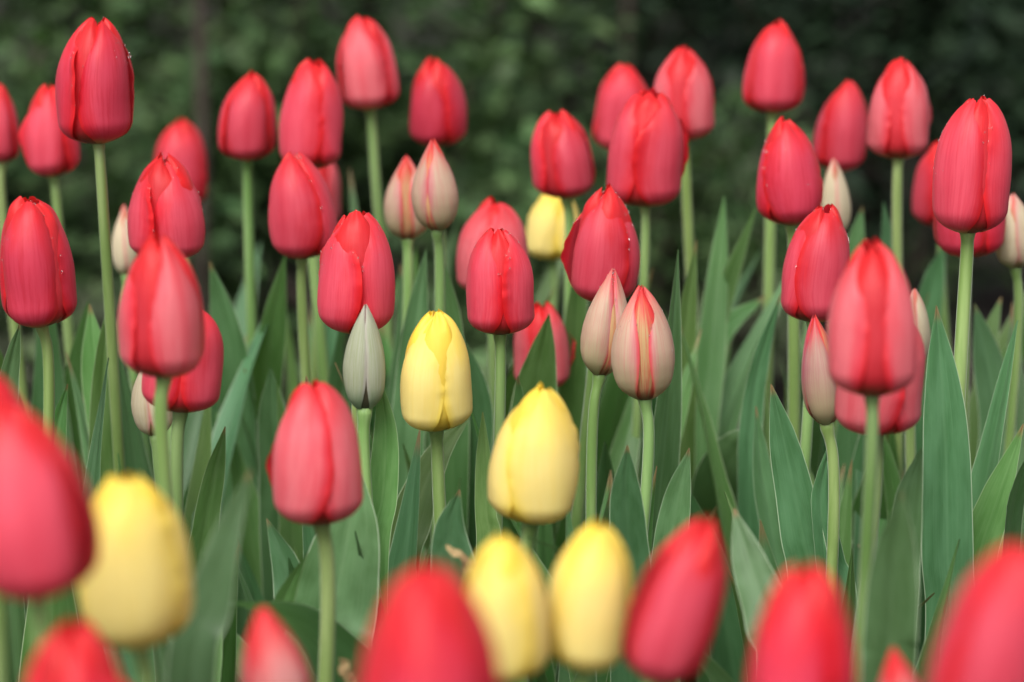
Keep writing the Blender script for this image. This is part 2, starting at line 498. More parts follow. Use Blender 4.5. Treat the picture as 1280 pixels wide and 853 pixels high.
def shrub(name, loc, rx, ry, h, n, size, mat, label, seed, cat="shrub", group=None, lumps=9):
    rng = random.Random(seed)
    t = thing(name, loc, label, cat, group)
    cl = []
    for _ in range(lumps):
        a, q = rng.uniform(0, 2 * math.pi), math.sqrt(rng.random())
        zz = rng.uniform(0.25, 0.92)
        sh = 0.95 * math.sqrt(max(0.1, 1 - (zz - 0.35) ** 2 * 1.6))
        cl.append((Vector((rx * q * sh * math.cos(a) * 0.8, ry * q * sh * math.sin(a) * 0.8, h * zz)),
                   rng.uniform(0.30, 0.5) * min(rx, h)))
    def samp(r):
        c, rad = r.choice(cl)
        d = Vector((r.gauss(0, 1), r.gauss(0, 1), r.gauss(0, 0.9))).normalized()
        q = r.random() ** 0.45
        p = c + d * (rad * q)
        p.z = max(0.03, p.z)
        return p, (d + Vector((0, 0, 0.3))).normalized()
    V, F, UV = leaf_cloud(rng, n, samp, size)
    mesh_obj("foliage", V, F, mat, t, UV)
    V, F = [], []
    for c, rad in cl:
        b0 = Vector((c.x * 0.15 + rng.uniform(-.02, .02), c.y * 0.15 + rng.uniform(-.02, .02), -0.02))
        mid = b0.lerp(c, 0.5) + Vector((rng.uniform(-.05, .05), rng.uniform(-.05, .05), 0.03))
        pts = catmull([tuple(b0), tuple(mid), tuple(c + Vector((0, 0, rad * 0.6)))], 8)
        v, f = tube(pts, [0.010 * (1 - 0.75 * i / 7) * (0.6 + h) for i in range(8)], 6)
        k = len(V)
        V += v
        F += [tuple(i + k for i in q) for q in f]
    mesh_obj("branches", V, F, M_BARK, t)
    return t


SHRUBS = [  # x, y, rx, ry, h, leaves, leaf size, material, label
    (-0.62, 3.15, 0.34, 0.30, 0.42, 3168, 0.032, M_SHRUB, "loose green shrub behind the far left tulips, nearest of the background shrubs"),
    (-0.18, 3.55, 0.36, 0.30, 0.50, 3520, 0.035, M_SHRUB, "mid green shrub behind the tall red tulip with the long bare stem, left of centre"),
    (0.16, 3.25, 0.26, 0.26, 0.30, 1830, 0.029, M_SHRUB, "low green shrub behind the middle of the tulip bed"),
    (0.50, 3.75, 0.36, 0.30, 0.50, 3168, 0.032, M_SHRUB_DARK, "open dark shrub behind the red pair right of centre"),
    (0.74, 3.35, 0.30, 0.30, 0.42, 2816, 0.029, M_SHRUB_DARK, "shrub in dark shade colours behind the far right tulips"),
    (-1.10, 3.90, 0.45, 0.40, 0.75, 4576, 0.035, M_SHRUB_DARK, "dark taller shrub at the far left of the background"),
    (-0.52, 4.55, 0.50, 0.40, 0.80, 4928, 0.035, M_SHRUB, "taller green shrub in the back, left of centre"),
    (0.20, 4.75, 0.50, 0.40, 0.75, 4576, 0.035, M_SHRUB_DARK, "dark shrub in the back behind the centre of the bed"),
    (0.95, 4.50, 0.50, 0.45, 0.85, 5280, 0.032, M_SHRUB_DARK, "bushy shrub in very dark shade colours in the back right corner"),
]
for i, (x, y, rx, ry, h, n, sz, mt, lab) in enumerate(SHRUBS):
    shrub("shrub", (x, y, 0), rx, ry, h, n, sz, mt, lab, 100 + i, group="shrubs behind the tulip bed")


def added_hedge():  # added behind the shrubs to block sky light and darken the background
    rng = random.Random(5)
    t = thing("added_hedge", (0, 6.2, 0), "long dark leafy screen added at the back to hold off sky light", "added_hedge")
    def samp(r):
        x = r.uniform(-4, 4); z = r.uniform(0.0, 1.9)
        bulge = 0.18 * noise.noise((x * 1.7, z * 1.7, 2))
        side = r.random()
        if side < 0.2:
            return Vector((x, r.uniform(-0.4, 0.4), 1.85 + bulge * 0.5)), Vector((0, 0, 1))
        return Vector((x, -0.42 + bulge + 0.16 * r.random(), z)), Vector((0, -1, 0.3))
    V, F, UV = leaf_cloud(rng, 14000, samp, 0.05)
    mesh_obj("foliage", V, F, M_SHRUB_DARK, t, UV)
    V, F = [], []
    for k in range(14):
        x = -3.9 + k * 0.6
        v, f = tube([(x, 0, -0.02), (x + .02, 0.02, 0.7), (x - .02, -.01, 1.75)], [0.03, 0.025, 0.01], 7)
        n0 = len(V)
        V += v
        F += [tuple(i + n0 for i in q) for q in f]
    mesh_obj("branches", V, F, M_BARK, t)


added_hedge()


def sapling(x, y, h, label, seed):
    rng = random.Random(seed)
    t = thing("sapling", (x, y, 0), label, "sapling", "saplings among the shrubs")
    pts = catmull([(0, 0, -0.03), (.012, 0, h * .3), (-.010, .02, h * .65), (.015, .03, h)], 24)
    V, F = tube(pts, [0.008 * (1 - 0.6 * i / 23) for i in range(24)], 10)
    mesh_obj("trunk", V, F, M_BARK, t)
    tips = []
    for k in range(9):
        zz = h * rng.uniform(.40, .97)
        a = rng.uniform(0, 2 * math.pi)
        L = rng.uniform(.12, .30)
        p0 = Vector(pts[min(23, int(zz / h * 23))])
        p1 = p0 + Vector((math.cos(a) * L * .5, math.sin(a) * L * .5, L * .4))
        p2 = p0 + Vector((math.cos(a) * L, math.sin(a) * L, L * .7))
        V, F = tube(catmull([tuple(p0), tuple(p1), tuple(p2)], 8), [0.005 * (1 - .7 * i / 7) for i in range(8)], 6)
        mesh_obj("branch", V, F, M_BARK, t)
        tips.append((p1, p2))
    def samp(r):
        a, b = r.choice(tips)
        return a.lerp(b, r.random() * 1.1), Vector((r.gauss(0, 1), r.gauss(0, 1), r.gauss(0, .7))).normalized()
    V, F, UV = leaf_cloud(rng, 420, samp, 0.035)
    mesh_obj("foliage", V, F, M_SHRUB, t, UV)


sapling(-0.345, 3.05, 1.5, "slender brown sapling behind the back row, its bare trunk upright left of centre", 31)
sapling(0.155, 4.10, 1.7, "slender brown sapling farther back near the centre of the background", 32)


def ground_cover():
    rng = random.Random(21)
    def samp(r):
        for _ in range(40):
            x = r.uniform(-2.6, 2.6); y = r.uniform(2.3, 6.0)
            if noise.noise((x * 2.1, y * 2.1, 7.7)) > -0.02:
                break
        return Vector((x, y, 0.005 + 0.10 * r.random() ** 1.5)), Vector((r.gauss(0, .6), r.gauss(0, .6), 0.6)).normalized()
    V, F, UV = leaf_cloud(rng, 12000, samp, 0.030)
    o = mesh_obj("ground_cover", V, F, M_SHRUB, None, UV)
    o['kind'] = 'stuff'
    o['label'] = "low leafy ground cover on the dark soil between the shrubs"
    o['category'] = "ground cover"


ground_cover()

# ------------------------------------------------------------------ tulips
PROF_FLOWER = smooth_tab([(0, .24), (.03, .54), (.07, .75), (.15, .92), (.26, .99), (.36, 1.0), (.48, .97), (.60, .90), (.68, .83), (.76, .735), (.84, .60), (.90, .465), (.95, .34), (1.0, .13)])
PROF_ROUND = smooth_tab([(0, .26), (.03, .57), (.07, .78), (.15, .94), (.28, 1.0), (.40, 1.0), (.52, .97), (.64, .90), (.74, .79), (.83, .65), (.90, .50), (.95, .37), (1.0, .15)])
PROF_WIDE = smooth_tab([(0, .24), (.03, .52), (.07, .72), (.15, .91), (.26, 1.0), (.38, 1.0), (.50, .96), (.62, .89), (.74, .79), (.84, .65), (.92, .48), (1.0, .24)])
PROF_BUD = smooth_tab([(0, .24), (.05, .52), (.12, .75), (.22, .92), (.33, 1.0), (.45, .985), (.58, .88), (.70, .71), (.82, .50), (.92, .28), (1.0, .07)])
W_OUT = smooth_tab([(0, 30), (.05, 40), (.12, 53), (.25, 62), (.40, 66), (.60, 66), (.78, 64), (.90, 61), (.97, 57), (1.0, 46)])
W_IN = smooth_tab([(0, 42), (.1, 54), (.35, 60), (.7, 60), (.9, 58), (.97, 52), (1.0, 44)])
# a seam between two outer petals: (right edge of the left petal, left edge of the right petal),
# each edge = (reach, lift, opening towards the tip, rolled-out margin)
SEAMS = {'groove': ((.97, -.15, .04, 0), (.97, -.15, .04, 0)),
         'line': ((.93, -.06, -.17, 0), (.93, -.06, -.17, 0)),
         'tight': ((1.0, -.08, .04, 0), (1.0, -.08, .04, 0)),
         'gap': ((.76, -.06, .34, 0), (.76, -.06, .34, 0)),
         'vee': ((.93, -.09, .30, .04), (.93, -.12, .30, 0)),
         'left': ((1.10, .060, .02, .02), (1.0, -.15, .0, 0)),
         'right': ((1.0, -.15, .0, 0), (1.10, .060, .02, .02)),
         'fold': ((.95, -.13, .12, 0), (1.02, .05, .12, .10)),
         'curl_left': ((1.0, .05, .22, .22), (.95, -.15, .16, 0)),
         'curl_right': ((.95, -.15, .16, 0), (1.0, .05, .22, .22))}
NU, NV = 21, 40


def petal(parent, R0, H, th0, inner, prof, left, right, mat, rng, tall=1.0, rough=1.0, twist=0.0, lobe=0.07, lean=0.0, bend=(0, 0)):
    V, UV = [], []
    sd = rng.uniform(0, 100)
    wf = W_IN if inner else W_OUT
    cr_t = rng.uniform(.40, .58)
    for j in range(NV):
        q = j / (NV - 1)
        t = 0.55 * q + 0.45 * (0.5 - 0.5 * math.cos(math.pi * q))
        W0 = math.radians(wf(t))
        sr = (0.83 + 0.10 * sstep(.45, 1.0, t)) if inner else 1.0
        R = R0 * prof(t) * sr
        body = math.sin(math.pi * min(1.0, t * 1.05)) ** 0.7
        for i in range(NU):
            u = -1 + 2 * i / (NU - 1)
            # finer steps towards the margins
            u = math.copysign(abs(u) ** 0.8, u)
            reach, lift, opening, roll = left if u < 0 else right
            Wd = W0 * reach * (1 - opening * sstep(.48, 1.0, t))
            Wd *= 1 + 0.05 * rough * noise.noise((math.copysign(3, u) + sd, t * 3.0, sd))
            e = max(0.0, (abs(u) - 0.25) / 0.75) ** 2
            m = sstep(.70, 1.0, abs(u))
            th = th0 + u * Wd + twist * (t - 0.4)
            r = R * (1 + e * lift * (0.25 + 0.75 * sstep(0.05, 0.4, t)))
            r += R0 * roll * m * math.exp(-((t - cr_t) / .22) ** 2) * (1 + 0.45 * noise.noise((sd, t * 7, 2.2)) + 0.35 * noise.noise((sd, t * 23, 7.2)) * noise.noise((sd, t * 5, 1.1)) * 2)
            # midrib and a petal rounder than the ring it stands in
            r *= 1 + 0.022 * math.exp(-(u / 0.12) ** 2) * body - lobe * u * u * body
            if not inner:
                r *= 1 + 0.055 * (1 - u * u) * math.exp(-((t - .13) / .10) ** 2)
            r += R0 * 0.075 * noise.noise((u * 1.5 + sd, t * 2.2, sd)) * sstep(0, 0.2, t)
            r += R0 * 0.008 * noise.noise((u * 7 + sd, t * 3.0, sd + 9)) * body
            # ruffled upper margin
            top = sstep(0.74, 1.0, t)
            r += rough * R0 * 0.07 * top * noise.noise((u * 2.4 + sd, t * 6.0, sd + 5))
            r += rough * R0 * 0.050 * m * noise.noise((sd, t * 16.0, u + sd)) * sstep(.15, .4, t)
            z = H * tall * t
            z += rough * H * 0.022 * top * noise.noise((u * 3.5 + sd, sd, 1.7))
            z -= H * (0.07 if inner else min(0.12, 0.035 + 0.4 * max(0, opening))) * (u * u) * sstep(0.66, 1.0, t)
            r += R0 * lean * sstep(.25, 1.0, t) * (1 - 0.6 * u * u)
            V.append((r * math.sin(th) + bend[0] * R0 * t * t, -r * math.cos(th) + bend[1] * R0 * t * t, z))
            UV.append(((u + 1) / 2, t))
    return mesh_obj("petal", V, grid_faces(NU, NV), mat, parent, UV)


def sphere_bits(rng, spots):
    V, F = [], []
    for p, r in spots:
        k = len(V)
        V.append(p + Vector((0, 0, r)))
        for a in range(1, 4):
            ph = math.pi * a / 4
            for i in range(7):
                th = 2 * math.pi * i / 7
                V.append(p + Vector((r * math.sin(ph) * math.cos(th), r * math.sin(ph) * math.sin(th), r * math.cos(ph))))
        V.append(p - Vector((0, 0, r)))
        for i in range(7):
            F.append((k, k + 1 + i, k + 1 + (i + 1) % 7))
            for a in range(2):
                F.append((k + 1 + a * 7 + i, k + 8 + a * 7 + i, k + 8 + a * 7 + (i + 1) % 7, k + 1 + a * 7 + (i + 1) % 7))
            F.append((k + 15 + i, k + 22, k + 15 + (i + 1) % 7))
    return V, F


def leaf_mesh(parent, spine, widths, hints, mat, rng, fold=0.35, wave=0.0, origin=Vector()):
    """spine: Vectors base->tip, widths: full width at each, hints: the way the upper face looks"""
    NUl = 11
    V, UV = [], []
    n = len(spine)
    sd = rng.uniform(0, 100)
    for j in range(n):
        P = spine[j]
        T = (spine[min(n - 1, j + 1)] - spine[max(0, j - 1)]).normalized()
        S = T.cross(hints[j])
        if S.length < 1e-4:
            S = RIGHT.copy()
        S.normalize()
        Nn = S.cross(T).normalized()
        s = j / (n - 1)
        fd = fold * (1.5 - 1.0 * sstep(0, 0.6, s))
        for i in range(NUl):
            u = -1 + 2 * i / (NUl - 1)
            x = u * widths[j] / 2
            a = abs(x)
            lift = fd * (a * a / (a + 0.006)) + 0.0007 * (1 - math.exp(-(u / 0.2) ** 2))
            wv = wave * widths[j] * u * u * (noise.noise((s * 4.5 + sd, u * 0.6, sd)) + 0.4 * noise.noise((s * 11 + sd, u, sd)))
            V.append(P + S * x * (1 - 0.10 * fd) + Nn * (lift + wv) - origin)
            UV.append(((u + 1) / 2, s))
    return mesh_obj("leaf", V, grid_faces(NUl, n), mat, parent, UV)


LEAF_W = smooth_tab([(0, .50), (.12, .72), (.30, .98), (.42, 1.0), (.56, .94), (.70, .74), (.82, .48), (.92, .23), (.98, .07), (1, .012)])

# number: kind, cx, cy, w, h, distance, seam (-1..1, where the gap between two outer petals faces), tilt, lean of stem, wscale, label
T = [
 (1, 'red', 0, 152, 50, 104, 1.72, .9, 0, 0, 1.0, "red tulip cut off by the left edge in the back row, near the top corner"),
 (2, 'red', 61, 162, 72, 118, 1.66, .75, -4, 4, 1.0, "soft red tulip tucked behind the big tall red tulip at upper left"),
 (3, 'deep', 117, 97, 98, 164, 1.46, -.45, -3, 14, .95, "tallest red tulip at upper left, on a long bare stem, one petal edge curling away"),
 (4, 'red', 225, 204, 70, 112, 1.88, .85, 0, 0, 1.0, "blurred red tulip half hidden above the red tulip with the creased left petal, upper left"),
 (5, 'red', 308, 144, 76, 114, 1.70, .9, 0, -2, 1.0, "soft red back row tulip on a bare stem, left of the tall magenta striped one"),
 (6, 'red', 387, 142, 82, 138, 1.66, .30, 0, 0, 1.0, "tall red tulip with a bright seam down its front, just above a rounder red tulip"),
 (7, 'pink', 458, 78, 78, 118, 1.74, .8, -4, 2, 1.0, "highest blurred red tulip in the back row left of centre, rosy low down"),
 (8, 'deep', 546, 127, 76, 112, 1.76, .5, 0, -4, 1.0, "dark red blurred tulip in the back row, directly above the cream and pink bud"),
 (9, 'red', 209, 258, 98, 136, 1.48, -.30, 0, 0, .95, "red tulip with a creased left petal, right behind a nearer soft focus tulip"),
 (10, 'red', 376, 256, 90, 136, 1.55, .55, 0, -2, 1.0, "rounded red tulip below the tall striped one, its upper right petal edge rolled over"),
 (11, 'pink', 396, 232, 58, 104, 1.86, .5, 0, 0, 1.0, "pinkish tulip showing only a sliver behind the rounded red tulip left of centre"),
 (12, 'bud', 509, 246, 60, 108, 1.62, .0, 0, 4, .85, "half coloured red and beige bud standing just left of the cream and pink bud"),
 (13, 'bud', 544, 231, 62, 118, 1.52, -.35, -2, -2, .95, "cream bud with a pink tip, in front of a darker bud"),
 (14, 'pink', 616, 308, 92, 122, 1.62, -.15, 0, 0, .95, "broad pinkish tulip peeping out behind the dewy red tulip at the centre"),
 (15, 'red', 625, 351, 88, 134, 1.41, .15, 0, 0, .85, "sharp dewy red tulip at the centre with a petal edge turned out at its seam"),
 (16, 'red', 445, 339, 99, 156, 1.385, .12, 0, 0, .88, "sharp large red tulip split by a seam, right behind the tip of the green bud"),
 (17, 'green', 455, 446, 55, 138, 1.36, .15, 0, -2, 1.0, "closed grey green bud in front of the large split red tulip"),
 (18, 'yellow', 542, 461, 93, 158, 1.37, .30, -2, -2, 1.0, "sharp yellow tulip between the green bud and the dewy red tulip"),
 (19, 'pink', 678, 430, 72, 112, 1.62, -.3, 0, 0, .9, "pale red tulip low behind a pointed leaf, under the dewy red tulip"),
 (20, 'red', 704, 191, 79, 113, 1.66, -.55, -4, -2, 1.0, "soft red tulip just above the half hidden yellow tulip"),
 (21, 'yellow', 691, 278, 70, 94, 1.80, .15, 0, 0, 1.0, "blurred yellow tulip crossed by a stem, the only yellow one in the back rows"),
 (22, 'red', 757, 305, 90, 148, 1.47, .55, 5, -6, 1.0, "red tulip leaning right above the two blush buds"),
 (23, 'bud', 757, 402, 62, 138, 1.41, .30, 6, -4, .95, "slimmer blush bud with a red seam, left one of the overlapping bud pair"),
 (24, 'bud', 803, 427, 82, 148, 1.37, .0, -3, -2, .70, "wider beige bud with a striped inner petal, right one of the overlapping bud pair"),
 (25, 'red', 779, 134, 76, 112, 1.80, .7, 6, 0, 1.0, "farthest red tulip of the cluster of three right of centre, leaning behind the others"),
 (26, 'pink', 853, 116, 80, 120, 1.70, -.25, -3, 0, .95, "pinkish red tulip at the right of the cluster of three, on a pale bare stem"),
 (27, 'red', 807, 183, 97, 148, 1.58, -.30, 0, 0, .9, "largest and nearest red tulip of the cluster of three right of centre"),
 (28, 'red', 966, 83, 80, 116, 1.72, .85, 0, -4, 1.0, "highest red tulip in the right half, standing alone above a darker red tulip"),
 (29, 'deep', 987, 213, 84, 138, 1.53, -.75, -3, -8, 1.0, "darker red tulip left of the cream bud and below the highest tulip on the right"),
 (30, 'red', 1053, 156, 70, 118, 1.75, -.7, 3, 0, 1.0, "red tulip directly above the cream bud in the right half"),
 (31, 'pink', 1124, 134, 80, 128, 1.65, -.25, 0, 0, .88, "rosy tulip with an open dark seam on a clean straight stem, upper right"),
 (32, 'cream', 1043, 246, 40, 100, 1.64, .2, -4, 0, 1.0, "slim cream bud half hidden by the darker red tulip"),
 (33, 'red', 1020, 326, 85, 152, 1.445, -.55, 2, 2, .9, "sharp red tulip with red rolled edges directly above the mauve green bud"),
 (34, 'mauve', 1026, 462, 54, 144, 1.39, .75, -7, 12, 1.0, "mauve and green bud leaning left beside a large blurred red tulip"),
 (35, 'pink', 1092, 397, 114, 198, 1.16, -.05, 0, -2, .85, "large soft focus red tulip with a seam down its middle, beside the mauve green bud"),
 (36, 'pink', 1098, 460, 110, 166, 1.28, .3, 0, 0, 1.0, "red tulip almost hidden behind the large soft focus one at right"),
 (37, 'red', 1181, 229, 76, 110, 1.76, -.6, 0, 0, 1.0, "blurred red tulip peeking out left of the sharp tall tulip at the right"),
 (38, 'red', 1214, 205, 98, 172, 1.38, .28, 1, -16, 1.03, "sharp tall red tulip with dewdrops on its tip near the right edge"),
 (39, 'deep', 1211, 258, 90, 128, 1.54, .4, 0, 0, 1.0, "shadowed red tulip whose base shows under the sharp tall tulip at the right"),
 (40, 'cream', 1268, 288, 54, 96, 1.56, .1, -4, 8, 1.0, "cream bud at the right edge beside the sharp tall red tulip"),
 (41, 'cream', 1142, 408, 44, 100, 1.50, .2, 0, 0, 1.0, "pale bud almost hidden behind the right side of the large soft focus tulip"),
 (42, 'deep', 43, 326, 98, 164, 1.36, .80, -4, 2, 1.0, "sharp deep red dewy tulip at the left edge, above the large blurred one"),
 (43, 'pink', 206, 382, 113, 182, 1.20, -.45, 2, 2, .95, "soft focus red tulip at left, nearest of a pile of three overlapping reds"),
 (44, 'red', 229, 444, 102, 142, 1.33, .1, 4, 2, 1.0, "red tulip behind the soft focus one at left, its base crossed by that tulip's stem"),
 (45, 'cream', 190, 496, 54, 102, 1.42, -.1, -4, 4, 1.0, "striped cream and brown bud under the pair of overlapping red tulips at left"),
 (46, 'cream', 157, 300, 36, 92, 1.66, .2, 0, 0, 1.0, "slim cream bud beside the long bare stem at left"),
 (47, 'pink', 394, 564, 114, 186, 1.20, .22, -4, 4, .95, "soft focus red tulip alone on its stem below the green bud"),
 (48, 'yellow', 166, 697, 146, 230, .985, .85, -3, 2, 1.0, "large blurred yellow tulip at lower left"),
 (49, 'red', 36, 622, 172, 256, .88, -.75, -3, 0, 1.0, "large blurred red tulip filling the left edge beside the blurred yellow one"),
 (50, 'yellow', 671, 566, 114, 180, 1.24, -.55, 5, -6, 1.0, "wide yellow tulip just below the centre, its top open and a petal edge folded"),
 (51, 'yellow', 627, 758, 112, 196, 1.00, .5, -5, 0, 1.0, "blurred yellow tulip beside the nearest red tip, left of two at the bottom"),
 (52, 'yellow', 739, 744, 114, 192, 1.02, -.7, 4, 0, 1.0, "blurred yellow tulip right of another yellow one, touching the leaning red tulip at the bottom"),
 (53, 'red', 847, 746, 116, 226, .985, .75, 14, -6, 1.0, "blurred red tulip leaning right at the bottom beside the yellow pair"),
 (54, 'vivid', 536, 842, 186, 290, .78, .9, 0, 0, 1.0, "nearest red tulip, a big blurred tip at the bottom left of the yellow pair"),
 (55, 'vivid', 95, 890, 146, 240, .86, -.6, -4, 0, 1.0, "blurred red tip in the bottom left corner below the blurred yellow tulip"),
 (56, 'dusty', 344, 836, 92, 170, .99, -.6, -8, 4, 1.0, "blurred pale pink bud at the bottom, left of the nearest red tulip"),
 (57, 'vivid', 1002, 822, 142, 240, .87, .6, 3, 0, 1.0, "blurred red tip at the bottom, left of the small red and pale bud"),
 (58, 'dusty', 1126, 878, 72, 150, 1.00, -.5, -8, 0, 1.0, "small blurred red and pale bud at the bottom between two large red tips"),
 (59, 'red', 1250, 802, 150, 272, .80, .85, 12, 0, 1.0, "very large blurred red tulip in the bottom right corner"),
 (60, 'vivid', -14, 560, 132, 214, .96, .7, 0, 0, 1.0, "blurred red tip rising behind the large red tulip at the left edge"),
]
GROUPS = {'vivid': "red tulips of the bed", 'red': "red tulips of the bed", 'deep': "red tulips of the bed", 'pink': "red tulips of the bed",
          'yellow': "yellow tulips of the bed", 'bud': "tulip buds still closed", 'mauve': "tulip buds still closed",
          'dusty': "tulip buds still closed", 'green': "tulip buds still closed", 'cream': "tulip buds still closed"}
DEWY = {3, 9, 15, 16, 22, 23, 24, 29, 33, 38, 42, 10}
SEAM_AT = {3: 'curl_left', 5: 'right', 6: 'left', 9: 'curl_left', 10: 'left', 12: 'gap', 13: 'groove', 15: 'curl_right', 16: 'curl_left',
           17: 'line', 18: 'line', 19: 'gap', 20: 'gap', 22: 'left', 23: 'groove', 24: 'gap', 25: 'left', 26: 'gap', 27: 'curl_right',
           28: 'left', 29: 'right', 30: 'right', 31: 'gap', 33: 'right', 34: 'groove', 35: 'gap', 36: 'left', 38: 'groove', 42: 'groove',
           43: 'gap', 44: 'groove', 45: 'groove', 47: 'left', 48: 'left', 49: 'right', 50: 'fold', 51: 'left', 52: 'right', 53: 'left'}
# the two other seams: (right of the one in front, left of it)
SEAM_SIDES = {33: ['left', 'groove'], 50: ['left', 'vee'], 3: ['right', 'groove'], 28: ['right', 'groove'], 8: ['curl_left', 'groove']}
TWIST = {47: .45, 15: .05, 16: .03, 17: 0.05, 24: 0, 38: -.06, 35: 0.05, 50: -.35, 18: .05}

